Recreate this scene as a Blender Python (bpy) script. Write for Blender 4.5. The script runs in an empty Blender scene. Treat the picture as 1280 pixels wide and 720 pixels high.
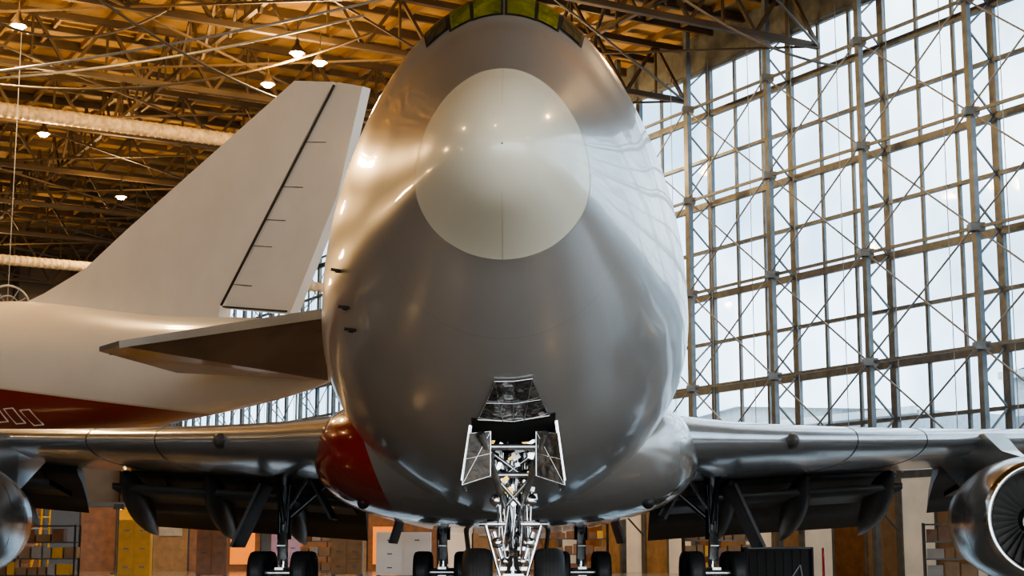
import bpy, math, random
import numpy as np
from mathutils import Vector, Matrix
random.seed(7)
scn = bpy.context.scene
PI = math.pi

# ------------------------------------------------------------------ materials
def mat(name, col, rough=0.5, metal=0.0, coat=0.0, var=0.12, scale=3.0, bump=0.0, bscale=20.0,
        emit=None, estr=0.0, coatr=0.08):
    m = bpy.data.materials.new(name); m.use_nodes = True
    nt = m.node_tree; b = nt.nodes['Principled BSDF']
    b.inputs['Roughness'].default_value = rough
    b.inputs['Metallic'].default_value = metal
    b.inputs['Coat Weight'].default_value = coat
    b.inputs['Coat Roughness'].default_value = coatr
    tc = nt.nodes.new('ShaderNodeTexCoord')
    nz = nt.nodes.new('ShaderNodeTexNoise'); nz.inputs['Scale'].default_value = scale
    nz.inputs['Detail'].default_value = 5
    nt.links.new(tc.outputs['Object'], nz.inputs['Vector'])
    rp = nt.nodes.new('ShaderNodeValToRGB')
    c = col
    rp.color_ramp.elements[0].position = 0.3; rp.color_ramp.elements[1].position = 0.7
    rp.color_ramp.elements[0].color = (c[0]*(1-var), c[1]*(1-var), c[2]*(1-var), 1)
    rp.color_ramp.elements[1].color = (min(1, c[0]*(1+var)), min(1, c[1]*(1+var)), min(1, c[2]*(1+var)), 1)
    nt.links.new(nz.outputs['Fac'], rp.inputs['Fac'])
    nt.links.new(rp.outputs['Color'], b.inputs['Base Color'])
    if bump > 0:
        n2 = nt.nodes.new('ShaderNodeTexNoise'); n2.inputs['Scale'].default_value = bscale
        n2.inputs['Detail'].default_value = 0.5 if bscale < 2 else 2
        nt.links.new(tc.outputs['Object'], n2.inputs['Vector'])
        bp = nt.nodes.new('ShaderNodeBump'); bp.inputs['Strength'].default_value = bump
        bp.inputs['Distance'].default_value = 0.1
        nt.links.new(n2.outputs['Fac'], bp.inputs['Height'])
        nt.links.new(bp.outputs['Normal'], b.inputs['Normal'])
        if coat > 0: nt.links.new(bp.outputs['Normal'], b.inputs['Coat Normal'])
    if emit:
        b.inputs['Emission Color'].default_value = (*emit, 1)
        b.inputs['Emission Strength'].default_value = estr
    return m

def seams(m, axis, period, width, dark=0.45):
    """darken thin panel seams at regular stations along an object axis"""
    nt = m.node_tree; b = nt.nodes['Principled BSDF']
    src = b.inputs['Base Color'].links[0].from_socket
    tc = nt.nodes.new('ShaderNodeTexCoord'); sp = nt.nodes.new('ShaderNodeSeparateXYZ')
    nt.links.new(tc.outputs['Object'], sp.inputs[0])
    d = nt.nodes.new('ShaderNodeMath'); d.operation = 'DIVIDE'; d.inputs[1].default_value = period
    f = nt.nodes.new('ShaderNodeMath'); f.operation = 'FRACT'
    l = nt.nodes.new('ShaderNodeMath'); l.operation = 'LESS_THAN'; l.inputs[1].default_value = width/period
    nt.links.new(sp.outputs[axis], d.inputs[0]); nt.links.new(d.outputs[0], f.inputs[0]); nt.links.new(f.outputs[0], l.inputs[0])
    mx = nt.nodes.new('ShaderNodeMixRGB'); mx.blend_type = 'MULTIPLY'
    mx.inputs['Color2'].default_value = (dark, dark, dark, 1)
    nt.links.new(l.outputs[0], mx.inputs['Fac']); nt.links.new(src, mx.inputs['Color1'])
    nt.links.new(mx.outputs[0], b.inputs['Base Color'])

M_skin = mat('aircraft_skin', (0.55, 0.545, 0.53), 0.30, 0.66, 0.55, 0.04, 0.8, 0.07, 0.9, coatr=0.05)
seams(M_skin, 'Y', 2.9, 0.008, .8)
# fairing paint: same skin, dark-red panel on one shoulder (a real paint scheme in object space)
M_fair = mat('fairing_skin', (0.46, 0.455, 0.44), 0.25, 0.7, 0.8, 0.05, 0.8, 0.05, 1.3, coatr=0.04)
def red_panel(m):
    nt = m.node_tree; b = nt.nodes['Principled BSDF']; src = b.inputs['Base Color'].links[0].from_socket
    tc = nt.nodes.new('ShaderNodeTexCoord'); sp = nt.nodes.new('ShaderNodeSeparateXYZ'); nt.links.new(tc.outputs['Object'], sp.inputs[0])
    def M(op, a, bb):
        n = nt.nodes.new('ShaderNodeMath'); n.operation = op
        for i, v in enumerate((a, bb)):
            if isinstance(v, (int, float)): n.inputs[i].default_value = v
            else: nt.links.new(v, n.inputs[i])
        return n.outputs[0]
    a = M('LESS_THAN', M('ADD', sp.outputs['Y'], M('MULTIPLY', sp.outputs['Z'], .9)), 16.7)
    x = M('LESS_THAN', M('SUBTRACT', sp.outputs['X'], M('MULTIPLY', sp.outputs['Z'], -.35)), -1.55)
    f = M('MULTIPLY', a, x)
    mx = nt.nodes.new('ShaderNodeMixRGB'); mx.inputs['Color2'].default_value = (.26, .012, .010, 1)
    nt.links.new(f, mx.inputs['Fac']); nt.links.new(src, mx.inputs['Color1']); nt.links.new(mx.outputs[0], b.inputs['Base Color'])
    mm = M('MULTIPLY', M('SUBTRACT', 1.0, f), .6); nt.links.new(mm, b.inputs['Metallic'])
red_panel(M_fair)
M_radome = mat('radome_cream', (0.76, 0.72, 0.58), 0.33, 0.0, 0.6, 0.02, 1.0, coatr=0.12)
M_wing = mat('wing_skin', (0.50, 0.52, 0.54), 0.22, 0.75, 0.4, 0.1, 1.2)
M_wingdk = mat('wing_underside_shade', (0.085, 0.083, 0.08), 0.5, 0.1, 0.1, 0.2, 1.2)  # dark copy of the wing skin, underside shade put into the colour
M_red = mat('red_paint', (0.30, 0.018, 0.014), 0.25, 0.0, 0.7, 0.1)
M_cream = mat('cream_paint', (0.7, 0.65, 0.55), 0.3, 0.0, 0.5, 0.05)
M_chrome = mat('polished_metal', (0.66, 0.66, 0.66), 0.12, 1.0, 0, 0.15)
M_steel = mat('gear_steel', (0.42, 0.42, 0.42), 0.25, 0.9, 0, 0.25, 6)
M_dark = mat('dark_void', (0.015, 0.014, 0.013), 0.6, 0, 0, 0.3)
M_tyre = mat('tyre_rubber', (0.018, 0.018, 0.019), 0.65, 0, 0, 0.3, 8)
M_black = mat('black_paint', (0.02, 0.02, 0.022), 0.4, 0, 0.2, 0.2)
M_gold = mat('windshield_glass', (0.42, 0.48, 0.06), 0.08, 0.75, 1.0, 0.5, 2.5)
M_white = mat('white_paint', (0.74, 0.71, 0.67), 0.4, 0.0, 0.4, 0.05, 0.6)
M_frame = mat('window_frame_steel', (0.13, 0.145, 0.155), 0.5, 0.4, 0, 0.2)
M_rod = mat('brace_rod', (0.22, 0.23, 0.24), 0.45, 0.5, 0, 0.15)
M_cable = mat('cable_sheath', (0.10, 0.075, 0.045), 0.6)
M_truss = mat('roof_truss_steel', (0.055, 0.036, 0.018), 0.6, 0.2, 0, 0.35, 0.4)
M_tlight = mat('roof_purlin', (0.19, 0.115, 0.04), 0.6, 0.1, 0, 0.35, 0.4)
M_duct = mat('duct_insulation', (0.55, 0.43, 0.27), 0.6, 0, 0, 0.3, 4, 0.6, 6)
M_lamp = mat('lamp_glow', (1, .8, .5), 0.5, emit=(1.0, 0.78, 0.45), estr=120)
M_yellow = mat('yellow_paint', (0.62, 0.36, 0.02), 0.45)
M_orange = mat('orange_glow_panel', (0.6, 0.2, 0.02), 0.5, emit=(1.0, 0.26, 0.02), estr=.7)
M_tan = mat('tan_panel', (0.25, 0.17, 0.10), 0.6, 0, 0, 0.2)
M_wood = mat('wood_panel', (0.17, 0.075, 0.025), 0.5, 0, 0.1, 0.3)
M_blue = mat('blue_box', (0.05, 0.12, 0.3), 0.5)
M_grey = mat('grey_box', (0.3, 0.3, 0.3), 0.5)
M_ext = mat('exterior_cladding', (0.58, 0.63, 0.66), 0.7)
M_extw = mat('exterior_white', (0.85, 0.87, 0.88), 0.6)
M_extd = mat('exterior_window_band', (0.20, 0.25, 0.29), 0.5)
M_deck = mat('roof_deck', (0.32, 0.195, 0.055), 0.75, 0, 0, 0.5, 0.35, 0.3, 3)
M_floor = mat('polished_concrete', (0.22, 0.195, 0.17), 0.16, 0, 0.3, 0.25, 0.25)
def glassmat():
    m = bpy.data.materials.new('window_glass'); m.use_nodes = True
    nt = m.node_tree; nt.nodes.clear()
    out = nt.nodes.new('ShaderNodeOutputMaterial'); tr = nt.nodes.new('ShaderNodeBsdfTransparent')
    gl = nt.nodes.new('ShaderNodeBsdfGlossy'); gl.inputs['Roughness'].default_value = 0.05
    mx = nt.nodes.new('ShaderNodeMixShader'); mx.inputs[0].default_value = 0.02
    tc = nt.nodes.new('ShaderNodeTexCoord'); nz = nt.nodes.new('ShaderNodeTexNoise'); nz.inputs['Scale'].default_value = 0.12
    nz.inputs['Detail'].default_value = 4
    rp = nt.nodes.new('ShaderNodeValToRGB')
    rp.color_ramp.elements[0].position = .35; rp.color_ramp.elements[1].position = .62
    rp.color_ramp.elements[0].color = (.30, .40, .48, 1); rp.color_ramp.elements[1].color = (.64, .74, .82, 1)
    nt.links.new(tc.outputs['Object'], nz.inputs[0]); nt.links.new(nz.outputs['Fac'], rp.inputs[0])
    nt.links.new(rp.outputs[0], tr.inputs[0]); nt.links.new(tr.outputs[0], mx.inputs[1]); nt.links.new(gl.outputs[0], mx.inputs[2])
    nt.links.new(mx.outputs[0], out.inputs[0])
    return m
M_glass = glassmat()

# ------------------------------------------------------------------ mesh builder
class MB:
    def __init__(s): s.v = []; s.f = []; s.m = []; s.sm = []
    def add(s, vs, fs, mi=0, smooth=False):
        o = len(s.v); s.v += [tuple(v) for v in vs]
        for f in fs: s.f.append(tuple(i+o for i in f)); s.m.append(mi); s.sm.append(smooth)
    def box(s, c, d, mi=0, R=None):
        x, y, z = d[0]/2, d[1]/2, d[2]/2
        vs = [Vector((a*x, b*y, e*z)) for a in (-1, 1) for b in (-1, 1) for e in (-1, 1)]
        if R is not None: vs = [R @ v for v in vs]
        c = Vector(c); vs = [v+c for v in vs]
        s.add(vs, [(0, 1, 3, 2), (4, 6, 7, 5), (0, 4, 5, 1), (2, 3, 7, 6), (0, 2, 6, 4), (1, 5, 7, 3)], mi)
    def beam(s, p0, p1, w, h=None, mi=0):
        h = h or w
        p0 = Vector(p0); p1 = Vector(p1); d = (p1-p0)
        if d.length < 1e-6: return
        d.normalize(); up = Vector((0, 0, 1))
        if abs(d.z) > .98: up = Vector((0.866, .5, 0))
        a = d.cross(up).normalized()*w/2; b = a.cross(d).normalized()*h/2
        vs = [p+i*a+j*b for p in (p0, p1) for i in (-1, 1) for j in (-1, 1)]
        s.add(vs, [(0, 1, 3, 2), (4, 6, 7, 5), (0, 4, 5, 1), (2, 3, 7, 6), (0, 2, 6, 4), (1, 5, 7, 3)], mi)
    def tube(s, p0, p1, r, n=12, mi=0, r1=None):
        r1 = r if r1 is None else r1
        p0 = Vector(p0); p1 = Vector(p1); d = (p1-p0).normalized(); up = Vector((0, 0, 1))
        if abs(d.z) > .98: up = Vector((1, 0, 0))
        a = d.cross(up).normalized(); b = a.cross(d)
        vs = []
        for p, rr in ((p0, r), (p1, r1)):
            for k in range(n):
                t = 2*PI*k/n; vs.append(p+a*math.cos(t)*rr+b*math.sin(t)*rr)
        fs = [(k, (k+1) % n, n+(k+1) % n, n+k) for k in range(n)]
        s.add(vs, fs, mi, True)
        s.add(vs, [tuple(range(n))[::-1], tuple(range(n, 2*n))], mi)
    def lathe(s, prof, c, axis, n=32, mi=0, smooth=True):
        ax = Vector(axis).normalized(); up = Vector((0, 0, 1))
        if abs(ax.z) > .9: up = Vector((1, 0, 0))
        a = ax.cross(up).normalized(); b = a.cross(ax); c = Vector(c)
        vs = [c+ax*p+(a*math.cos(2*PI*k/n)+b*math.sin(2*PI*k/n))*r for p, r in prof for k in range(n)]
        fs = [(i*n+k, i*n+(k+1) % n, (i+1)*n+(k+1) % n, (i+1)*n+k) for i in range(len(prof)-1) for k in range(n)]
        s.add(vs, fs, mi, smooth)
    def grid(s, P, mi=0, closed=False, smooth=True):
        m = len(P[0]); vs = [p for r in P for p in r]
        fs = []
        for i in range(len(P)-1):
            for k in range(m if closed else m-1):
                fs.append((i*m+k, i*m+(k+1) % m, (i+1)*m+(k+1) % m, (i+1)*m+k))
        s.add(vs, fs, mi, smooth)
    def obj(s, name, mats, parent=None, loc=(0, 0, 0)):
        me = bpy.data.meshes.new(name); me.from_pydata(s.v, [], s.f)
        for m in mats: me.materials.append(m)
        me.polygons.foreach_set('material_index', s.m)
        me.polygons.foreach_set('use_smooth', s.sm); me.update()
        o = bpy.data.objects.new(name, me); scn.collection.objects.link(o); o.location = loc
        if parent: o.parent = parent
        return o

def recalc(o):
    import bmesh
    bm = bmesh.new(); bm.from_mesh(o.data); bmesh.ops.remove_doubles(bm, verts=bm.verts, dist=1e-4)
    bmesh.ops.recalc_face_normals(bm, faces=bm.faces); bm.to_mesh(o.data); bm.free()

def empty(name, loc=(0, 0, 0), rotz=0):
    e = bpy.data.objects.new(name, None); scn.collection.objects.link(e); e.location = loc
    e.rotation_euler = (0, 0, rotz); e.empty_display_size = .5
    return e

def pchip(xs, ys):
    xs = np.array(xs, float); ys = np.array(ys, float); h = np.diff(xs); dl = np.diff(ys)/h
    d = np.zeros(len(xs)); d[0] = dl[0]; d[-1] = dl[-1]
    for i in range(1, len(xs)-1):
        if dl[i-1]*dl[i] > 0:
            w1 = 2*h[i]+h[i-1]; w2 = h[i]+2*h[i-1]
            d[i] = (w1+w2)/(w1/dl[i-1]+w2/dl[i])
    def f(x):
        i = int(min(max(np.searchsorted(xs, x)-1, 0), len(xs)-2)); t = (x-xs[i])/h[i]
        t = min(max(t, 0), 1)
        return float((1+2*t)*(1-t)**2*ys[i]+t*(1-t)**2*h[i]*d[i]+t*t*(3-2*t)*ys[i+1]+t*t*(t-1)*h[i]*d[i+1])
    return f

# ------------------------------------------------------------------ main airliner
JET = empty('airliner', (-0.12, 18.7, 0))
S = [0, .1, .4, 1.0, 1.6, 2.5, 3.5, 4.3, 5.05, 6, 7.5, 10, 13, 30, 38, 50]
Wd = [0, .32, .60, .91, 1.14, 1.52, 1.94, 2.23, 2.47, 2.74, 3.03, 3.24, 3.26, 3.26, 2.6, .4]
ZT = [5.85, 6.17, 6.50, 6.94, 7.28, 7.83, 8.44, 8.90, 9.52, 9.76, 9.88, 9.92, 9.92, 9.2, 8.7, 8.0]
ZB = [5.85, 5.54, 5.26, 4.99, 4.72, 4.12, 3.52, 3.14, 2.87, 2.56, 2.22, 1.88, 1.70, 1.70, 3.4, 7.2]
ZW = [5.85, 5.84, 5.82, 5.80, 5.76, 5.62, 5.48, 5.36, 5.26, 5.12, 4.98, 4.82, 4.8, 4.8, 5.6, 7.6]
rS = [math.sqrt(x) for x in S]
fw, ft, fb, fz = pchip(rS, Wd), pchip(rS, ZT), pchip(rS, ZB), pchip(rS, ZW)
def surf(s, th, off=0.0):
    r = math.sqrt(s); w, zt, zb, zw = fw(r), ft(r), fb(r), fz(r)
    c, sn = math.cos(th), math.sin(th)
    hh = (zt-zw) if c > 0 else (zw-zb)
    k = 1.0
    if c > 0: k = 1-.085*c*c*min(1, s/3.0)
    p = Vector((w*sn*k, s, zw+hh*c))
    if off:
        n = Vector((sn*max(hh, .01), 0, c*max(w, .01))); n.normalize()
        p2 = surf(s+.02, th); p1 = surf(max(s-.02, 0.0001), th)
        t = (p2-p1).normalized(); n = (n-t*n.dot(t)).normalized()
        p = p+n*off
    return p
NR = 128
rad_r = math.sqrt(1.6)
rs = [rad_r*i/26 for i in range(27)]
rs[0] = 0.01
rs2 = [rad_r+(math.sqrt(50)-rad_r)*i/110 for i in range(111)]
mb = MB()
mb.grid([[surf(r*r, 2*PI*k/NR) for k in range(NR)] for r in rs], 1, True)
mb.grid([[surf(r*r, 2*PI*k/NR) for k in range(NR)] for r in rs2], 0, True)
mb.add([surf(50, 2*PI*k/NR) for k in range(NR)], [tuple(range(NR))], 0)
fus = mb.obj('fuselage', [M_skin, M_radome], JET); recalc(fus)
mb = MB()
mb.grid([[surf(s_, 2*PI*k/NR, 0.005) for k in range(NR)] for s_ in (1.59, 1.604)], 0, True)
for th0, i0 in ((0.0, 13), (PI, 13)):
    mb.grid([[surf((0.02+(rad_r-0.02)*i/30)**2, th0+d, 0.005) for d in (-.004, .004)] for i in range(i0, 31)], 1)
mb.obj('radome_seam', [mat('seam_grey', (0.42, 0.40, 0.35), .5), mat('seam_cream', (0.5, 0.47, 0.38), .5)], JET)
# cockpit windows
mb = MB(); mf = MB()
wins = [(4.42, 5.02, .022, .215), (4.44, 5.03, .24, .38), (4.55, 5.1, .41, .55)]
for sg in (1, -1):
    for j, (a, b, t0, t1) in enumerate(wins):
        P = [[surf(a+(b-a)*i/10, sg*(t0+(t1-t0)*k/10), .022) for k in range(11)] for i in range(11)]
        mb.grid(P, 1 if j == 2 else 0)
        e = .035; et = .018
        P = [[surf(a-e+(b-a+2*e)*i/10, sg*(t0-et+(t1-t0+2*et)*k/10), .010) for k in range(11)] for i in range(11)]
        mf.grid(P, 0)
mb.obj('cockpit_windows', [M_gold, mat('side_glass', (.06, .065, .04), .08, .3, 1, .3)], JET); mf.obj('cockpit_window_frames', [M_black], JET)
mb = MB()
for sg in (1, -1):
    for i in range(46):
        s0 = 10+i*.62
        P = [[surf(s0+.26*a/3, sg*(1.36+.075*b/3), .008) for b in range(4)] for a in range(4)]
        mb.grid(P, 0)
for s0, th, L in ((5.0, 1.855, .20), (5.1, 1.99, .17), (5.1, 1.60, .12)):
    p = surf(s0, -th); q = p+Vector((-.05, -.05, 0)); mb.tube(p, q, .03, 8)
    mb.beam(q+Vector((-.06, 0, .02)), q+Vector((L-.06, -.1, -.015)), .045, .045)
mb.obj('cabin_windows_and_probes', [M_black], JET)

# belly / wing-root fairing
fs_ = [10.6, 11.0, 11.7, 12.6, 14, 16, 26, 33, 37]
ff = pchip(fs_, [2.2, 2.9, 3.38, 3.68, 3.90, 4.0, 3.9, 2.8, 1.5])
fh = pchip(fs_, [.35, .8, 1.12, 1.32, 1.42, 1.45, 1.45, 1.1, .5])
def fair(s, th):
    w, h = ff(s), fh(s); c, sn = math.cos(th), math.sin(th); e = 2/2.5
    return Vector((w*math.copysign(abs(sn)**e, sn), s, 2.94+h*math.copysign(abs(c)**e, c)))
mb = MB(); N = 160
ss = [10.6+26.4*(i/120)**1.5 for i in range(121)]
mb.grid([[fair(s_, 2*PI*k/N) for k in range(N)] for s_ in ss], 0, True)
o = mb.obj('wing_root_fairing', [M_fair], JET); recalc(o)
mb = MB()
for x, s0, z in ((-2.75, 12.45, 1.93), (2.75, 12.45, 1.93)):
    mb.lathe([(-.06, .12), (.0, .12), (.01, .0)], (x, s0, z), (0, -1, -.35), 20, 0)
mb.obj('intake_ports', [M_black], JET)
# ------------------------------------------------------------------ wings
fLE = pchip([2.0, 3.4, 5, 12, 20, 28.5], [10.8, 12.2, 13.6, 18.6, 24.3, 30.6])
fCH = pchip([2.0, 3.4, 5, 12, 20, 28.5], [15.5, 13.8, 12.2, 8.8, 6.0, 3.6])
fZ = pchip([2.0, 5, 12, 20, 28.5], [3.12, 3.25, 3.62, 4.35, 5.3])
fT = pchip([2.0, 3.4, 5, 12, 28.5], [1.55, 1.35, 1.05, .68, .34])
def wsec(X, sg):
    le, ch, z0, th = fLE(X), fCH(X), fZ(X), fT(X)
    pts = []
    n = 22
    us = [.5*(1-math.cos(PI*i/n)) for i in range(n+1)]
    def tk(u): return 5*th*(0.2969*math.sqrt(u)-.126*u-.3516*u*u+.2843*u**3-.1036*u**4)
    def cam(u): return .012*ch*math.sin(PI*u)
    for u in us[::-1]: pts.append(Vector((sg*X, le+u*ch, z0+cam(u)+tk(u)-.03*ch*u)))
    for u in us[1:-1]: pts.append(Vector((sg*X, le+u*ch, z0+cam(u)-tk(u)-.03*ch*u)))
    return pts
for sg, nm in ((-1, 'wing_right'), (1, 'wing_left')):
    w = MB(); Xs = [2.0+26.5*(i/30) for i in range(31)]
    P = [wsec(X, sg) for X in Xs]
    w.grid(P, 0, True); w.add(P[-1], [tuple(range(len(P[-1])))], 0)
    o = w.obj(nm, [M_wing], JET); recalc(o)
mb = MB()
for sg in (-1, 1):
    for x0, x1, ln in ((3.9, 10.4, 2.3), (12.0, 19.5, 1.9)):
        P = []
        for i in range(9):
            X = x0+(x1-x0)*i/8; te = fLE(X)+fCH(X); z = fZ(X)-.03*fCH(X)-.1
            y0 = te-1.3
            sec = []
            for (u, tt) in ((0, .02), (.08, .2), (.35, .28), (.7, .16), (1, .02), (.7, -.05), (.35, -.08), (.08, -.08)):
                y = u*ln; a = math.radians(14+24*u)
                sec.append(Vector((sg*X, y0+y*math.cos(a)+tt*.3*math.sin(a), z-y*math.sin(a)+tt)))
            P.append(sec)
        mb.grid(P, 0, True)
        mb.add(P[0], [tuple(range(8))], 0); mb.add(P[-1], [tuple(range(8))], 0)
        P = []
        for i in range(9):
            X = x0+.1+(x1-x0-.2)*i/8; te = fLE(X)+fCH(X); z = fZ(X)-.03*fCH(X)-.45
            y0 = te-3.6
            P.append([Vector((sg*X, y0, z-.0)), Vector((sg*X, y0+2.2, z-.25)), Vector((sg*X, y0+2.2, z-.4)), Vector((sg*X, y0, z-.15))])
        mb.grid(P, 0, True)
    for X in (5.6, 7.6, 9.9, 13.6, 17.5):
        te = fLE(X)+fCH(X); z = fZ(X)-.03*fCH(X)
        ax = Vector((0, 1, -.36)).normalized(); L = 4.6
        pr = [(L*t, .02+.30*(math.sin(PI*t**.75)**.9)) for t in [i/16 for i in range(17)]]
        k0 = len(mb.v)
        mb.lathe(pr, (sg*X, te-4.0, z-.15), ax, 14, 0)
        for j in range(k0, len(mb.v)):
            v = mb.v[j]; zc = z-.15-.36*(v[1]-(te-4.0)); dz = v[2]-zc
            mb.v[j] = (v[0], v[1], zc+(dz*1.1 if dz > 0 else dz*1.7))
        mb.tube((sg*X+.5, te-1.6, z-.2), (sg*X+.5, te+.2, z-.9), .06, 8, 0)
    X = 5.9
    mb.lathe([(0, .0), (.05, .1), (.35, .16), (.9, .2)], (sg*X, fLE(X)-.25, fZ(X)-.02), (0, 1, 0), 16, 0)
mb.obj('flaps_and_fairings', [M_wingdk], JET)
mb = MB()
for sg in (-1, 1):
    for X in (7.5, 9.3, 12.6, 15, 18, 21, 24):
        p = wsec(X, sg)
        for a, b in zip(p[10:34], p[11:35]): mb.beam(a, b, .018, .018)
mb.obj('slat_seams', [M_black], JET)

# ------------------------------------------------------------------ engines
def engine(name, cx, cs, cz, sc=.94):
    e = empty(name, (cx, cs, cz)); e.parent = JET; e.scale = (sc, sc, sc)
    m = MB()
    lip = [(1.15, 1.02), (.7, 1.03), (.35, 1.06), (.12, 1.10), (.03, 1.15), (0, 1.20), (.03, 1.25), (.12, 1.30)]
    m.lathe(lip, (0, 0, 0), (0, 1, 0), 64, 1)
    outer = [(.12, 1.30), (.45, 1.38), (1.0, 1.42), (1.8, 1.40), (2.6, 1.33), (3.4, 1.2), (3.42, 1.14), (3.0, 1.1)]
    m.lathe(outer, (0, 0, 0), (0, 1, 0), 64, 0)
    m.lathe([(2.6, .9), (3.4, .9), (4.2, .74), (5.0, .6), (5.02, .52), (4.6, .5)], (0, 0, 0), (0, 1, 0), 48, 2)
    m.lathe([(4.5, .42), (5.1, .33), (5.7, .04)], (0, 0, 0), (0, 1, 0), 32, 2)
    m.lathe([(1.14, 1.03), (1.15, .0)], (0, 0, 0), (0, 1, 0), 48, 3)
    m.lathe([(.62, .0), (.66, .07), (.8, .17), (1.0, .27), (1.12, .33)], (0, 0, 0), (0, 1, 0), 32, 3)
    nb = 30
    for k in range(nb):
        a = 2*PI*k/nb; P = []
        for i in range(6):
            r = .3+.72*i/5; tw = math.radians(35+28*i/5); c = .13+.06*i/5
            er = Vector((math.cos(a), 0, math.sin(a))); et = Vector((-math.sin(a), 0, math.cos(a)))
            dv = et*math.sin(tw)*c*.9+Vector((0, 1, 0))*math.cos(tw)*c
            P.append([er*r+Vector((0, .98, 0))-dv, er*r+Vector((0, .98, 0))+dv])
        m.grid(P, 4)
    for y in (1.15, 2.2):
        m.lathe([(y, 1.424 if y < 2 else 1.374), (y+.02, 1.424 if y < 2 else 1.374)], (0, 0, 0), (0, 1, 0), 64, 3)
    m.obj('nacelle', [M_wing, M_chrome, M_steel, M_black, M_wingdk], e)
    m = MB(); sp = []
    for i in range(30):
        t = i/29; r = .08+.2*t; y = .66+.37*t-.03; a = 2*PI*1.1*t
        sp.append([Vector((math.cos(a)*r, y, math.sin(a)*r)), Vector((math.cos(a)*(r+.04), y+.05, math.sin(a)*(r+.04)))])
    m.grid(sp, 0); m.obj('spinner_spiral', [M_extw], e)
    m = MB(); X = abs(cx); le = fLE(X)-cs; zw = (fZ(X)-cz)/sc
    prof = [(1.2, 1.35, .05), (2.2, 1.3, .2), (3.4, 1.15, .25), (5.2, .75, .25), (8.2, zw-.35, .08)]
    top = [(1.2, 1.42), (2.2, 1.62), (3.4, zw+.1), (5.2, zw+.05), (8.2, zw-.2)]
    P = [[Vector((-h, y, zb)), Vector((-h, ty, tz)), Vector((h, ty, tz)), Vector((h, y, zb))] for (y, zb, h), (ty, tz) in zip(prof, top)]
    m.grid(P, 0, True, False); m.add(P[0], [(0, 1, 2, 3)]); m.obj('pylon', [M_wing], e)
engine('engine_inboard_1', 11.0, 14.3, 1.66)
engine('engine_inboard_2', -11.75, 14.3, 1.66)
engine('engine_outboard_1', 20.6, 20.5, 2.5)
engine('engine_outboard_2', -20.6, 20.5, 2.5)

# ------------------------------------------------------------------ landing gear
def wheel(m, c, r=.5, w=.36):
    x, y, z = c
    pr = [(-w*.30, r*.52), (-w*.42, r*.6), (-w*.5, r*.8), (-w*.42, r*.94), (-w*.25, r*.995), (0, r), (w*.25, r*.995),
          (w*.42, r*.94), (w*.5, r*.8), (w*.42, r*.6), (w*.30, r*.52)]
    m.lathe(pr, c, (1, 0, 0), 36, 1)
    for k in (-.18, -.06, .06, .18):
        m.lathe([(k*w-.006, r*1.002), (k*w+.006, r*1.002)], c, (1, 0, 0), 36, 3)
    m.lathe([(-w*.33, 0), (-w*.33, r*.2), (-w*.2, r*.3), (-w*.2, r*.5), (-w*.3, r*.54), (w*.3, r*.54), (w*.2, r*.5), (w*.2, r*.3), (w*.33, r*.2), (w*.33, 0)], c, (1, 0, 0), 28, 2)
GM = [M_steel, M_tyre, M_chrome, M_black]
def bogie(name, x, s, ztop, out):
    m = MB(); r = .51
    for dx in (-.5, .5):
        for dy in (-.75, .75): wheel(m, (x+dx, s+dy, r), r, .40)
    for dy in (-.75, .75): m.tube((x-.55, s+dy, r), (x+.55, s+dy, r), .09)
    m.beam((x, s-.8, r), (x, s+.8, r), .2, .26)
    m.tube((x, s, r), (x, s, 1.4), .10, 16, 2); m.tube((x, s, 1.3), (x, s, ztop), .17, 16, 3)
    m.tube((x, s, 1.7), (x+out*-1.5, s, ztop), .07, 10, 3)
    m.tube((x, s, 1.6), (x, s-1.7, ztop), .07, 10, 3); m.tube((x, s, 1.9), (x+out*-.8, s-.9, ztop), .05, 8, 0)
    m.beam((x, s-.15, .8), (x, s-.5, 1.15), .2, .05); m.beam((x, s-.5, 1.15), (x, s-.15, 1.5), .2, .05)
    for j in range(5): m.tube((x+.12*math.cos(j), s-.2, .7), (x+.16*math.sin(j*2), s-.22, 2.6), .018, 6, 3)
    m.obj(name, GM, JET)
G = 20.4
bogie('wing_gear_1', -5.38, G, 3.0, -1); bogie('wing_gear_2', 4.95, G, 3.0, 1)
bogie('body_gear_1', -1.6, G+1.6, 1.9, -1); bogie('body_gear_2', 1.85, G+1.6, 1.9, 1)
mb = MB()
for sg, xx in ((-1, 5.38), (1, 4.95)):
    mb.box((sg*(xx+.75), G-.3, 1.85), (.07, 1.9, 1.6), 0, Matrix.Rotation(sg*-.42, 3, 'Y'))
    mb.box((sg*(xx-.95), G-.2, 2.25), (.06, 1.5, 1.1), 0, Matrix.Rotation(sg*.5, 3, 'Y'))
    mb.box((sg*1.0, G+1.2, 1.35), (.05, 2.6, .75), 0, Matrix.Rotation(sg*.12, 3, 'Y'))
    mb.box((sg*2.75, G+1.2, 1.5), (.05, 2.6, .6), 0, Matrix.Rotation(sg*-.3, 3, 'Y'))
mb.obj('main_gear_doors', [mat('gear_door_dark', (.04, .04, .042), .6)], JET)
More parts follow.
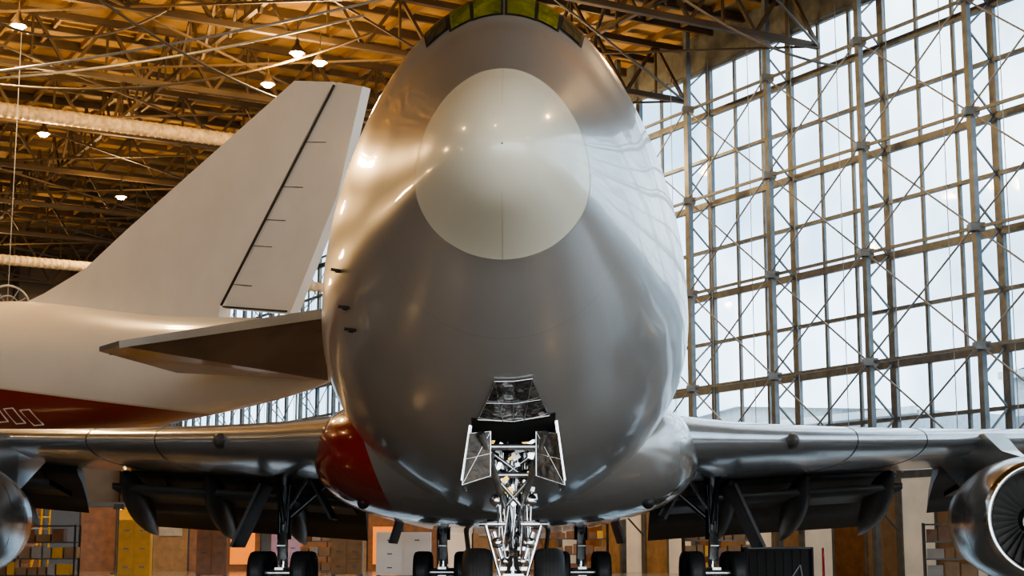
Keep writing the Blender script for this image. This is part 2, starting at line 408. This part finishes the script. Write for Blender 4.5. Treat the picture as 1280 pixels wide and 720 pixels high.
# nose gear
gx, gs = .14, 6.2
m = MB(); r = .53
for dx in (-.55, .55): wheel(m, (gx+dx, gs, r), r, .46)
m.tube((gx-.5, gs, r), (gx+.5, gs, r), .09)
m.tube((gx, gs, r), (gx, gs, 1.35), .10, 20, 2)
m.tube((gx, gs, 1.25), (gx, gs+.15, 2.9), .17, 20, 0)
for z in (1.3, 1.5, 1.95): m.tube((gx, gs, z), (gx, gs, z+.07), .22, 20, 2)
for sx in (-1, 1):
    m.tube((gx+sx*.06, gs-.1, 1.5), (gx+sx*.48, gs-1.1, 2.75), .055, 10, 0)
    m.tube((gx+sx*.14, gs-.1, 1.35), (gx+sx*.20, gs-.12, 2.7), .045, 10, 2)
    m.tube((gx+sx*.12, gs-.22, 1.42), (gx+sx*.40, gs-.22, 1.42), .075, 12, 2)
    m.tube((gx+sx*.40, gs-.22, 1.42), (gx+sx*.52, gs-.22, 1.42), .035, 10, 0)
    m.tube((gx+sx*.30, gs-.3, 1.30), (gx+sx*.14, gs-.3, .8), .04, 10, 2)
    m.tube((gx+sx*.42, gs-.28, 1.40), (gx+sx*.2, gs-.3, .62), .028, 10, 2)
    m.beam((gx+sx*.09, gs-.18, 1.3), (gx+sx*.03, gs-.6, .98), .06, .08, 2)
    m.beam((gx+sx*.03, gs-.6, .98), (gx+sx*.1, gs-.14, .66), .06, .08, 2)
    m.lathe([(0, 0), (0, .10), (.12, .09), (.2, .03)], (gx+sx*.26, gs-.35, 1.78), (0, 1, 0), 20, 2)
    m.lathe([(0, 0), (0, .085), (.1, .08), (.16, .03)], (gx+sx*.24, gs-.36, 1.14), (0, 1, 0), 20, 2)
    m.lathe([(0, 0), (0, .06), (.1, .055), (.16, .03)], (gx+sx*.13, gs-.5, .86), (0, 1, 0), 20, 2)
    m.lathe([(-.12, 0), (-.12, .09), (.0, .11), (.14, .11), (.2, .05), (.2, 0)], (gx+sx*.17, gs-.3, 2.05), (sx*.3, 0, 1), 20, 2)
    for j in range(9):
        a = .3*math.sin(j*2.1+sx); b = .3*math.cos(j*1.3)
        m.tube((gx+sx*.1+a*.5, gs-.25, .65+.08*j), (gx+sx*.16+b*.4, gs-.3+.1*a, 1.9+.1*j), .015, 6, 3 if j % 2 else 2)
m.tube((gx-.3, gs-.5, 2.15), (gx+.3, gs-.5, 2.15), .05, 10, 0)
m.tube((gx-.42, gs-.9, 2.55), (gx+.42, gs-.9, 2.55), .05, 10, 0)
for a, b in (((-.3, 2.15), (.1, 1.7)), ((.3, 2.15), (-.1, 1.7)), ((-.35, 2.5), (.2, 2.1)), ((.35, 2.5), (-.2, 2.1))):
    m.tube((gx+a[0], gs-.52, a[1]), (gx+b[0], gs-.42, b[1]), .03, 8, 0)
random.seed(3)
for j in range(46):
    x = random.uniform(-.36, .36); z = random.uniform(1.7, 2.8)
    m.box((gx+x, gs-.2-random.random()*.35, z), (random.uniform(.04, .14), .08, random.uniform(.04, .12)), random.choice((0, 2, 3, 4)),
          Matrix.Rotation(random.uniform(-.6, .6), 3, 'Y'))
m.beam((gx-.12, gs-.2, .52), (gx-.05, gs-.75, .6), .06, .06, 2); m.beam((gx+.12, gs-.2, .52), (gx+.05, gs-.75, .6), .06, .06, 2)
m.box((gx, gs-.75, .62), (.3, .12, .12), 2)
for z in (.62, .75, .9, 1.05): m.box((gx, gs-.2, z), (.5-.1*(z-.6), .1, .05), 2)
m.obj('nose_gear', GM+[mat('brass_fitting', (.55, .33, .08), .25, .9)], JET)
random.seed(7)
# nose gear bay and doors
m = MB()
def sk(s, x, off):
    w = fw(math.sqrt(s)); th = PI-math.asin(max(-1, min(1, x/w))); return surf(s, th, off)
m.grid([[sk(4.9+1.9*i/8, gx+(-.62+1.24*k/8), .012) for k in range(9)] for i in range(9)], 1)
def fx(i, q): return gx+(-.26-.27*i/8)*q
m.grid([[sk(3.75+1.15*i/8, fx(i, 1-2*k/8), .012) for k in range(9)] for i in range(9)], 2)
def rim(pts, r=.022, mi=0):
    for a, b in zip(pts, pts[1:]): m.tube(a, b, r, 8, mi)
L = [sk(3.75+1.15*i/8, fx(i, 1), .03) for i in range(9)]; R_ = [sk(3.75+1.15*i/8, fx(i, -1), .03) for i in range(9)]
rim(L, .010); rim(R_, .010); rim([L[0], sk(3.75, gx, .03), R_[0]], .010); rim([L[-1], sk(4.9, gx, .03), R_[-1]], .010)
rim([L[0], sk(4.9, gx-.15, .04)], .008); rim([R_[0], sk(4.9, gx+.15, .04)], .008)
rim([sk(3.75+1.15*i/8, gx, .03) for i in range(9)], .008); rim([L[4], sk(4.325, gx, .03), R_[4]], .006)
for sx in (-1, 1):
    P = []
    for i in range(7):
        s = 5.2+1.5*i/6; zt = sk(s, gx+sx*.66, 0).z
        zb = 1.95 if i > 0 else 2.05
        P.append([Vector((gx+sx*(.62+.12*k/3), s, zt+(zb-zt)*k/3)) for k in range(4)])
    P2 = [[p+Vector((sx*.04, 0, 0)) for p in row] for row in P]
    m.grid(P, 3, False, True); m.grid(P2, 3, False, True)
    m.add([P[0][0], P[0][3], P2[0][3], P2[0][0]], [(0, 1, 2, 3)], 0)
    rim([P[0][0], P[0][3], P[-1][3]], .012)
    fp = [Vector((gx+sx*.76, 5.15, 1.98)), Vector((gx+sx*.66, 5.15, 2.74)), Vector((gx+sx*.34, 5.25, 2.78)), Vector((gx+sx*.34, 5.25, 2.12))]
    m.add(fp, [(0, 1, 2, 3)], 4)
    rim(fp+[fp[0]], .010); rim([fp[0].lerp(fp[1], .5), fp[2].lerp(fp[3], .5)], .007); rim([fp[0], fp[2]], .006)
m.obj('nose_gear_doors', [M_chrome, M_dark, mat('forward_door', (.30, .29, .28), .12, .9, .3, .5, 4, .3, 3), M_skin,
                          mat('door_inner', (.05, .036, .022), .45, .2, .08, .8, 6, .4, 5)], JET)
# tail surfaces
m = MB()
m.grid([[Vector((x, y, z)) for x, y in ((-.25, a), (0, a-.3), (.25, a), (.2, (a+b)/2), (.02, b), (-.2, (a+b)/2))] for a, b, z in ((36, 47, 8.3), (46.5, 51, 18.5))], 0, True)
for sg in (-1, 1):
    m.grid([[Vector((sg*X, a, z)), Vector((sg*X, (a+b)/2, z+.25)), Vector((sg*X, b, z)), Vector((sg*X, (a+b)/2, z-.25))] for X, a, b, z in ((.5, 41, 48.5, 7.4), (7.0, 46.5, 50, 7.9))], 0, True)
m.obj('tail_surfaces', [M_wing], JET)

# ------------------------------------------------------------------ background airliner (side/rear view)
A = Vector((.766, -.643, 0)); Pn = Vector((-.643, -.766, 0)); B0 = Vector((-6.82, 50, 0))
B2 = empty('airliner.001', B0)
fr = pchip([-55, -50, -45, -25, -16.7, -6, 1.1, 3.2], [.2, 1.9, 3.0, 3.1, 2.72, 1.80, .95, .2])
fc = pchip([-55, -50, -45, -25, -16.7, -6, 1.1, 3.2], [6.2, 6.6, 7.0, 7.4, 7.74, 7.12, 7.05, 7.3])
m = MB(); us = [-55+58.2*i/90 for i in range(91)]
m.grid([[A*u+Pn*(fr(u)*math.cos(2*PI*k/64))+Vector((0, 0, fc(u)+fr(u)*math.sin(2*PI*k/64))) for k in range(64)] for u in us], 0, True)
M_jet2 = mat('white_red_livery', (0.74, 0.71, 0.66), 0.32, 0, 0.5, 0.04, .5)
nt = M_jet2.node_tree; bs = nt.nodes['Principled BSDF']; src = bs.inputs['Base Color'].links[0].from_socket
tc = nt.nodes.new('ShaderNodeTexCoord'); dt = nt.nodes.new('ShaderNodeVectorMath'); dt.operation = 'DOT_PRODUCT'
dt.inputs[1].default_value = (A.x*.14, A.y*.14, 1.0)
nt.links.new(tc.outputs['Object'], dt.inputs[0])
def stripe(thr, col, src):
    l = nt.nodes.new('ShaderNodeMath'); l.operation = 'LESS_THAN'; l.inputs[1].default_value = thr
    nt.links.new(dt.outputs['Value'], l.inputs[0])
    mx = nt.nodes.new('ShaderNodeMixRGB'); mx.inputs['Color2'].default_value = (*col, 1)
    nt.links.new(l.outputs[0], mx.inputs['Fac']); nt.links.new(src, mx.inputs['Color1']); return mx.outputs[0]
src = stripe(4.96, (.62, .56, .46), src); src = stripe(4.90, (.20, .010, .010), src)
nt.links.new(src, bs.inputs['Base Color'])
o = m.obj('fuselage', [M_jet2], B2); recalc(o)
def slab(m, poly, thick, nrm, mi=0):
    n = len(poly); a = [p+nrm*thick/2 for p in poly]; b = [p-nrm*thick/2 for p in poly]
    m.add(a+b, [tuple(range(n)), tuple(range(n, 2*n))[::-1]]+[(i, (i+1) % n, n+(i+1) % n, n+i) for i in range(n)], mi)
def FP(u, z): return A*u+Vector((0, 0, z))
m = MB()
fin = [FP(-16.5, 9.9), FP(-13.5, 10.45), FP(-11, 11.1), FP(-8.67, 12.2), FP(-.05, 16.0), FP(1.75, 15.62), FP(-3.45, 9.0), FP(-3.6, 7.6), FP(-14, 8)]
slab(m, fin, .5, Pn)
rud = [FP(1.88, 15.6), FP(3.0, 15.25), FP(2.0, 12.0), FP(-.1, 8.4), FP(-3.3, 8.9)]
slab(m, rud, .36, Pn)
m.obj('vertical_fin', [M_white], B2)
m = MB()
m.beam(FP(1.82, 15.5)+Pn*.26, FP(-3.35, 9.0)+Pn*.26, .07, .05)
for t in (.25, .45, .6, .72, .9):
    p = FP(1.82, 15.5).lerp(FP(-3.35, 9.0), t)+Pn*.2; m.beam(p, p+A*(.9)-Vector((0, 0, .15)), .02, .02)
m.beam(FP(-3.3, 8.95)+Pn*.22, FP(-.2, 8.5)+Pn*.22, .05, .05)
m.obj('rudder_hinge', [M_black], B2)
def wl(x, y, z): return Vector((x, y, z))-B0
m = MB()
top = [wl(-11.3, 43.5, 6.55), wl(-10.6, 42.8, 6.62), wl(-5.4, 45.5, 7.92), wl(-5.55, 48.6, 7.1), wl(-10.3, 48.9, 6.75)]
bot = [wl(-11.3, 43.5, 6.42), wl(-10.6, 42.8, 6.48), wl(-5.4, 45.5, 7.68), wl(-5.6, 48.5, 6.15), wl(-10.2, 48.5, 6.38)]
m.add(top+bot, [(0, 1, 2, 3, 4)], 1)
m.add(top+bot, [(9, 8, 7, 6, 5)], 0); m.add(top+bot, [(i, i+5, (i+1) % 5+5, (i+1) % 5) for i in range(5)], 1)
m.beam(bot[1], bot[2], .12, .12, 1)
m.beam(bot[0].lerp(bot[4], .12), bot[2].lerp(bot[3], .2), .05, .05, 2)
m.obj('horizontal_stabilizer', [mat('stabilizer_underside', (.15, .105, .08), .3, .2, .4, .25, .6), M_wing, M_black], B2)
m = MB()
for i in range(5):
    u = -15.4+i*.85; z0 = 6.05-i*.09; rr = fr(u); cc = fc(u)
    def pt(uu, z):
        k = (z-cc)/rr; return A*uu+Pn*(rr*math.sqrt(max(0, 1-k*k))+.03)+Vector((0, 0, z))
    for a, b in (((-.28, -.25), (.28, -.25)), ((.28, -.25), (.28, .25)), ((.28, .25), (-.28, .25)), ((-.28, .25), (-.28, -.25))):
        m.beam(pt(u+a[0], z0+a[1]), pt(u+b[0], z0+b[1]), .04, .04)
m.obj('belly_markings', [M_cream], B2)
m = MB()
for u, v in ((-28, 3.2), (-28, -3.2), (-49, 0)):
    c = A*u+Pn*v
    m.tube(c+Vector((0, 0, .5)), c+Vector((0, 0, 5.6)), .2, 12, 0)
    for q in (-.45, .45): m.lathe([(-.2, .3), (-.2, .5), (.2, .5), (.2, .3)], c+Pn*q+Vector((0, 0, .52)), Pn, 24, 1)
m.obj('landing_gear', GM, B2)

# ------------------------------------------------------------------ hangar shell
Q = Vector((18.45, 59.2, 0)); D = Vector((-.495, .869, 0)).normalized(); Nn = Vector((D.y, -D.x, 0))
def W(t, b, z): return Q+D*t+Nn*b+Vector((0, 0, z))
T0, T1, BL = -84, 98, -125
def quad(name, pts, m_, sub=0):
    m = MB(); m.add(pts, [(0, 1, 2, 3)]); return m.obj(name, [m_])
quad('floor', [W(T0, 0, 0), W(T1, 0, 0), W(T1, BL, 0), W(T0, BL, 0)], M_floor)
m = MB(); m.add([W(T0, 0.3, 26), W(T1, .3, 26), W(T1, BL, 26), W(T0, BL, 26), W(T0, 0.3, 26.4), W(T1, .3, 26.4), W(T1, BL, 26.4), W(T0, BL, 26.4)],
                [(0, 1, 2, 3), (7, 6, 5, 4), (0, 4, 5, 1), (1, 5, 6, 2), (2, 6, 7, 3), (3, 7, 4, 0)]); m.obj('ceiling', [M_deck])
m = MB(); zt, zb = 25.6, 23.0
b = 0
while b > BL:
    m.beam(W(T0, b, 25.85), W(T1, b, 25.85), .14, .28, 1); b -= 2.0
def lattice(p0, p1, n, w):
    for i in range(n):
        a = p0.lerp(p1, i/n); c = p0.lerp(p1, (i+1)/n); md = a.lerp(c, .5)
        up = Vector((0, 0, zt-zb))
        m.beam(a, md+up, w, w, 0); m.beam(md+up, c, w, w, 0); m.beam(md, md+up, w*.7, w*.7, 0)
t = T0+4
while t <= T1:
    m.beam(W(t, 0, zb), W(t, BL, zb), .26, .26, 0); m.beam(W(t, 0, zt), W(t, BL, zt), .3, .3, 0)
    lattice(W(t, 0, zb), W(t, BL, zb), 36, .15)
    m.beam(W(t+2.5, 0, 25.75), W(t+2.5, BL, 25.75), .18, .3, 0)
    m.beam(W(t+5, 0, 25.75), W(t+5, BL, 25.75), .2, .4, 0)
    m.beam(W(t+7.5, 0, 25.75), W(t+7.5, BL, 25.75), .18, .3, 0)
    t += 10
b = -9
while b > BL:
    m.beam(W(T0, b, zb+.3), W(T1, b, zb+.3), .2, .2, 0); lattice(W(T0, b, zb), W(T1, b, zb), 50, .12)
    b -= 14
t = T0+4
while t+10 <= T1:
    b = 0
    while b > BL+14:
        m.beam(W(t, b, zb), W(t+10, b-14, zb), .09, .09, 0); m.beam(W(t+10, b, zb), W(t, b-14, zb), .09, .09, 0)
        b -= 14
    t += 10
m.obj('ceiling_trusses', [M_truss, M_tlight])

# glazed wall
m = MB(); g = MB()
rows = [4.05+2.225*i for i in range(10)]
for i in range(int((T1-T0)/2)+1):
    t = -84+2*i
    major = (t % 6 == 0)
    m.beam(W(t, 0, 0), W(t, 0, 26), .34 if major else .15, .2 if major else .12, 0)
    if major:
        m.beam(W(t, -1.3, 0), W(t, -1.3, 26), .24, .24, 0)
        for j in range(11):
            z0 = 1.825+2.225*j
            if z0+2.2 < 26:
                m.beam(W(t, -.1, z0), W(t, -1.3, z0+1.1), .07, .07, 0); m.beam(W(t, -1.3, z0+1.1), W(t, -.1, z0+2.225), .07, .07, 0)
for k, z in enumerate(rows):
    mj = (k % 2 == 0)
    m.beam(W(T0, 0, z), W(T1, 0, z), .2, .30 if mj else .15, 0)
    if mj and k > 0:
        m.beam(W(T0, -1.3, z), W(T1, -1.3, z), .12, .12, 0)
        for i in range(31):
            t = -84+6*i
            m.box(W(t, -1.3, z), (.55, .55, .3), 0)
r_ = MB()
for i in range(30):
    t = -84+6*i
    for k in range(0, 9, 2):
        z0 = rows[k]; z1 = z0+4.45
        if z1 > 26: continue
        r_.tube(W(t, -1.35, z0), W(t+6, -1.35, z1), .04, 6); r_.tube(W(t+6, -1.45, z0), W(t, -1.45, z1), .04, 6)
    for tt in (1.5, 4.5): r_.tube(W(t+tt, -1.2, 4.05), W(t+tt, -1.2, 24), .018, 6)
m.beam(W(T0, 0, 25.2), W(T1, 0, 25.2), .3, 2.0, 0)
m.obj('window_wall_frame', [M_frame]); r_.obj('window_wall_braces', [M_rod])
g.add([W(T0, .02, 3.9), W(T1, .02, 3.9), W(T1, .02, 24.3), W(T0, .02, 24.3)], [(0, 1, 2, 3)])
g.obj('window_1', [M_glass])
m = MB()
for i in range(91):
    t = -84+2*i
    mi = (0, 1, 2, 0, 2)[i % 5]
    m.box(W(t+1, .05, 2.0), (1.96, .16, 4.0), mi, Matrix.Rotation(math.atan2(D.y, D.x), 3, 'Z'))
m.obj('wall_right', [M_tan, M_wood, mat('pale_glazing', (.4, .37, .32), .3, 0, 0, .3, .6, emit=(.8, .72, .6), estr=.22)])
m = MB(); m.add([W(T1, .3, 0), W(T1, BL, 0), W(T1, BL, 26), W(T1, .3, 26)], [(0, 1, 2, 3)])
for i in range(25): m.beam(W(T1-.3, -5*i, 0), W(T1-.3, -5*i, 26), .4, .4, 1)
m.obj('wall_back', [mat('wall_cladding', (.16, .11, .07), .7, 0, 0, .3, .3), M_truss])
m = MB(); m.add([W(T0, BL, 0), W(T1, BL, 0), W(T1, BL, 26), W(T0, BL, 26)], [(0, 1, 2, 3)])
for i in range(30): m.beam(W(T0+6*i, BL+.3, 0), W(T0+6*i, BL+.3, 26), .4, .4, 1)
m.obj('wall_left', [M_tan, M_truss])

# ducts
def duct(name, p0, d, L, r):
    m = MB(); n = int(L/.35); pr = []
    for i in range(n): pr += [(i*.35, r), (i*.35+.25, r), (i*.35+.28, r*1.07), (i*.35+.33, r*1.07)]
    m.lathe(pr, p0, d, 20, 0); m.obj(name, [M_duct])
duct('ventilation_duct', Vector((-24, 74.9, 22.0))-Nn*14, Nn, 38, .36)
duct('ventilation_duct', Vector((-29, 92, 17.8))-Nn*14, Nn, 34, .3)
for k, (p, q, sg_) in enumerate((((-21, 60, 19.3), (-2, 60, 23.2), .35), ((-16, 52, 21), (-4, 74, 21), 1.6), ((-30, 70, 22), (-6, 62, 22.4), .8),
                                 ((-22, 60, 19.2), (-6, 66, 23), 1.3), ((-20, 58, 21), (-14, 62, 22.6), 1.0), ((4, 56, 22.8), (14, 66, 21.5), .8))):
    cu = bpy.data.curves.new('power_cable', 'CURVE'); cu.dimensions = '3D'; cu.bevel_depth = .055
    sp = cu.splines.new('POLY'); sp.points.add(24)
    for i in range(25):
        t = i/24; v = Vector(p).lerp(Vector(q), t); v.z -= sg_*4*t*(1-t); sp.points[i].co = (*v, 1)
    cu.materials.append(M_rod if k in (0, 2) else M_cable); o = bpy.data.objects.new('power_cable', cu); scn.collection.objects.link(o)
m = MB(); c = Vector((-20.9, 65.5, 11.0)); dr = Vector((.25, -1, -.1)).normalized()
m.lathe([(0, .85), (.2, .85), (.2, .93), (0, .93), (0, .85)], c, dr, 36); m.lathe([(0, .45), (.1, .45), (.1, .5), (0, .5), (0, .45)], c, dr, 30)
a1 = dr.cross(Vector((0, 0, 1))).normalized(); a2 = a1.cross(dr)
for i in range(12):
    v = a1*math.cos(PI*i/6)+a2*math.sin(PI*i/6); m.beam(c+v*.1, c+v*.88, .04, .04)
m.beam(c+Vector((0, 0, .9)), c+Vector((0, 0, 12.1)), .03, .03)
m.obj('ventilation_fan', [M_rod])

# lamps
lamps = [(-10.9, 69), (-9.0, 64.5), (-8.2, 65.8), (-23.4, 77.6), (-23, 92), (-19.6, 61), (-20.5, 59.5), (-10, 112), (3, 78), (-36, 45), (-18, 28), (-4, 12),
         (-30, 5), (13, 34), (6, -8), (-15, -12), (25, 12), (-48, 72), (-52, 30), (-38, 112), (-40, 95), (8, 52)]
for (x, y) in lamps:
    z = 21.6
    e = empty('high_bay_lamp', (x, y, z))
    m = MB(); m.lathe([(0, .33), (.08, .31), (.25, .2), (.4, .1), (.6, .08)], (0, 0, 0), (0, 0, 1), 24, 0)
    m.lathe([(-.14, 0), (-.12, .15), (-.02, .24), (.05, .26)], (0, 0, 0), (0, 0, 1), 20, 1)
    m.tube((0, 0, .6), (0, 0, 1.4), .03, 6, 0); m.obj('lamp_head', [M_truss, M_lamp], e)
    ld = bpy.data.lights.new('lamp_light', 'POINT'); ld.energy = 2800 if y > 40 else 1050; ld.color = (1, .62, .26); ld.shadow_soft_size = .35
    lo = bpy.data.objects.new('lamp_light', ld); scn.collection.objects.link(lo); lo.parent = e; lo.location = (0, 0, -.7)
# low fill lamps on poles, added to warm the shop area behind the wings
for (x, y) in ((-18.5, 76), (-9, 79), (11, 74)):
    e = empty('fill_lamp', (x, y, 0)); m = MB()
    m.tube((0, 0, 0), (0, 0, 3.0), .035, 8, 0); m.lathe([(0, .3), (.04, .3), (.05, .04)], (0, 0, 0), (0, 0, 1), 16, 0)
    m.box((0, 0, 3.1), (.5, .14, .25), 0); m.box((0, .08, 3.1), (.42, .02, .18), 1); m.obj('stand', [M_black, M_lamp], e)
    ld = bpy.data.lights.new('fill_light', 'POINT'); ld.energy = 160; ld.color = (1, .60, .25); ld.shadow_soft_size = .15
    lo = bpy.data.objects.new('fill_light', ld); scn.collection.objects.link(lo); lo.parent = e; lo.location = (0, .35, 3.1)

# ------------------------------------------------------------------ floor-level background objects
def partition():
    m = MB(); p = Vector((-38, 84, 0)); dd = Vector((1, .12, 0)).normalized(); RZ = Matrix.Rotation(math.atan2(dd.y, dd.x), 3, 'Z')
    seq = [0, 1, 5, 2, 1, 0, 1, 5, 1, 2, 0, 1, 3, 5, 1, 0, 3, 1, 4, 0, 1, 0, 1]
    for i, k in enumerate(seq):
        c = p+dd*(i*1.9+.95)+Vector((0, 0, 1.7)); m.box(c, (1.86, .12, 3.4), 1 if k == 3 else k, RZ)
        if k == 3: m.box(c+Vector((0, -.1, -.35)), (1.3, .06, 2.0), 3, RZ)
        m.beam(p+dd*(i*1.9), p+dd*(i*1.9)+Vector((0, 0, 3.6)), .14, .14, 5)
        if k == 0: m.box(c+Vector((0, -.1, .6)), (1.2, .06, .9), 6, RZ)
    m.beam(p+Vector((0, 0, 3.5)), p+dd*len(seq)*1.9+Vector((0, 0, 3.5)), .2, .25, 5)
    m.obj('partition_wall', [M_tan, M_wood, M_yellow, M_orange, M_white, M_black, M_grey])
partition()
def cabinet(name, x, y, w, d, h, mt, rot=0, shelves=3):
    e = empty(name, (x, y, 0), rot); m = MB()
    m.box((0, 0, h/2+.04), (w, d, h-.08), 0)
    for i in range(shelves):
        for sx in (-1, 1):
            z = .1+(h-.15)*(i+.5)/shelves
            m.box((sx*w/4, -d/2-.01, z), (w/2-.05, .03, (h-.15)/shelves-.06), 0); m.box((sx*w/4, -d/2-.04, z), (.2, .03, .04), 1)
    for sx in (-1, 1):
        for sy in (-1, 1): m.box((sx*(w/2-.08), sy*(d/2-.08), .04), (.1, .1, .08), 1)
    m.obj('body', [mt, M_black], e)
cabinet('storage_cabinet', -14.4, 62, 1.2, .7, 2.2, M_yellow, .1)
cabinet('storage_cabinet', -12.2, 66, 1.2, .7, 1.9, M_wood, .1)
cabinet('storage_cabinet', -4.4, 66, 2.2, .7, 1.8, M_white, 0)
cabinet('storage_cabinet', -6.9, 68, 1.3, .7, 2.0, M_tan, 0)
cabinet('storage_cabinet', -10.0, 72, 1.3, .7, 2.3, M_red, 0)
def shelf(x, y, w, h, rot=0):
    e = empty('storage_shelf', (x, y, 0), rot); m = MB(); d = .7
    for sx in (-1, 1):
        for sy in (-1, 1): m.beam((sx*w/2, sy*d/2, 0), (sx*w/2, sy*d/2, h), .06, .06, 0)
    for k in range(4):
        z = .15+k*(h-.2)/3; m.box((0, 0, z), (w, d, .05), 0)
        if k < 3:
            xx = -w/2+.1
            while xx < w/2-.4:
                bw = random.uniform(.25, .6); bh = random.uniform(.25, .5)
                m.box((xx+bw/2, 0, z+.025+bh/2), (bw, .5, bh), random.choice((1, 2, 3, 3, 3, 4, 4))); xx += bw+.06
    m.obj('rack', [M_black, M_yellow, M_grey, M_tan, M_wood], e)
shelf(-17.6, 60, 3.0, 2.0); shelf(-20.5, 63, 2.6, 2.2); shelf(-8.6, 74, 3.2, 2.2); shelf(9, 70, 3.2, 2.2); shelf(15.5, 56.5, 2.2, 2.0, -.3); shelf(2.6, 78, 4, 2.4)
def stand(x, y):
    e = empty('maintenance_stand', (x, y, 0)); m = MB()
    for sx in (-.8, .8):
        for sy in (-.6, .6): m.beam((sx, sy, 0), (sx, sy, 3.0), .08, .08, 0)
        m.beam((sx, -2.2, 0), (sx, -.6, 2.0), .1, .08, 0)
    m.box((0, 0, 2.0), (1.6, 1.2, .06), 1)
    for i in range(7): m.box((0, -2.1+i*.22, .2+i*.27), (1.6, .22, .04), 1)
    for z in (2.5, 3.0):
        m.beam((-.8, .6, z), (.8, .6, z), .05, .05, 0); m.beam((-.8, -.6, z), (-.8, .6, z), .05, .05, 0); m.beam((.8, -.6, z), (.8, .6, z), .05, .05, 0)
    m.obj('frame', [M_yellow, M_steel], e)
stand(-21, 70)
e = empty('equipment_crate', (8.0, 49, 0)); m = MB()
m.box((0, 0, .60), (1.9, .9, 1.0), 0)
for sx in (-.97, .97):
    for sy in (-.47, .47): m.beam((sx, sy, .0), (sx, sy, 1.14), .07, .07, 1)
for z in (.1, 1.12):
    m.beam((-.97, -.47, z), (.97, -.47, z), .06, .06, 1); m.beam((-.97, .47, z), (.97, .47, z), .06, .06, 1)
for i in range(8): m.beam((-.9+i*.257, -.47, .1), (-.9+i*.257, -.47, 1.12), .02, .02, 1)
m.beam((.35, -.5, .25), (.60, -.5, .62), .05, .03, 2); m.beam((.60, -.5, .62), (.66, -.5, .25), .05, .03, 2)
m.obj('body', [mat('crate_black', (.012, .012, .014), .7), M_black, M_grey], e)
e = empty('traffic_post', (9.5, 49.5, 0)); m = MB(); m.lathe([(0, .2), (.05, .2), (.06, .06), (1.1, .05), (1.15, 0)], (0, 0, 0), (0, 0, 1), 16, 0); m.obj('post', [M_red], e)

# ------------------------------------------------------------------ exterior
m = MB(); m.add([W(-400, .5, -.06), W(600, .5, -.06), W(600, 600, -.06), W(-400, 600, -.06)], [(0, 1, 2, 3)])
m.obj('ground_apron', [mat('apron_concrete', (.42, .42, .42), .8, 0, 0, .1, .05)])
quad('ground_forecourt', [W(T0, 60, -.06), W(T0, -300, -.06), W(-400, -300, -.06), W(-400, 60, -.06)], mat('forecourt_concrete', (.55, .53, .50), .8, 0, 0, .1, .05))
def hangar_ext(t, b, w, dp, h):
    """flat, low-pitched industrial building with window bands"""
    m = MB(); e0 = h*.86
    prof = [(0, e0), (w*.5, h), (w, e0)]
    m.grid([[W(t+x, bb, z) for x, z in prof] for bb in (b-.4, b+dp)], 1, False, False)
    for bb in (b, b+dp): m.add([W(t, bb, 0)]+[W(t+x, bb, z) for x, z in prof]+[W(t+w, bb, 0)], [(0, 1, 2, 3, 4)], 0)
    for tt in (t, t+w): m.add([W(tt, b, 0), W(tt, b+dp, 0), W(tt, b+dp, e0), W(tt, b, e0)], [(0, 1, 2, 3)], 0)
    RZ = Matrix.Rotation(math.atan2(D.y, D.x), 3, 'Z')
    for z in (h*.35, h*.62):
        for i in range(8): m.box(W(t+w*(i+.5)/8, b-.05, z), (w/10, .2, h*.1), 2, RZ)
    m.beam(W(t, b-.3, e0), W(t+w, b-.3, e0), .3, .5, 1)
    m.obj('hangar_building', [M_ext, M_extw, M_extd])
hangar_ext(-30, 34, 36, 30, 13.0); hangar_ext(10, 38, 26, 30, 15); hangar_ext(40, 34, 40, 30, 12.5); hangar_ext(86, 38, 50, 30, 14)

# ------------------------------------------------------------------ world
w = bpy.data.worlds.new('sky'); scn.world = w; w.use_nodes = True; nt = w.node_tree
bg = nt.nodes['Background']; tc = nt.nodes.new('ShaderNodeTexCoord'); nz = nt.nodes.new('ShaderNodeTexNoise')
nz.inputs['Scale'].default_value = 2.2; nz.inputs['Detail'].default_value = 6
rp = nt.nodes.new('ShaderNodeValToRGB'); rp.color_ramp.elements[0].position = .38; rp.color_ramp.elements[1].position = .62
rp.color_ramp.elements[0].color = (.66, .78, .87, 1); rp.color_ramp.elements[1].color = (.95, .97, .99, 1)
nt.links.new(tc.outputs['Generated'], nz.inputs[0]); nt.links.new(nz.outputs['Fac'], rp.inputs[0]); nt.links.new(rp.outputs[0], bg.inputs[0])
bg.inputs[1].default_value = 5.8

# ------------------------------------------------------------------ camera
scn.view_settings.look = 'AgX - Medium High Contrast'
cd = bpy.data.cameras.new('camera'); cd.sensor_width = 36; cd.lens = 2000/1280*36; cd.clip_end = 2000
co = bpy.data.objects.new('camera', cd); scn.collection.objects.link(co); co.location = (0, 0, 1.0)
co.rotation_euler = (math.radians(90+9.37), 0, 0); scn.camera = co
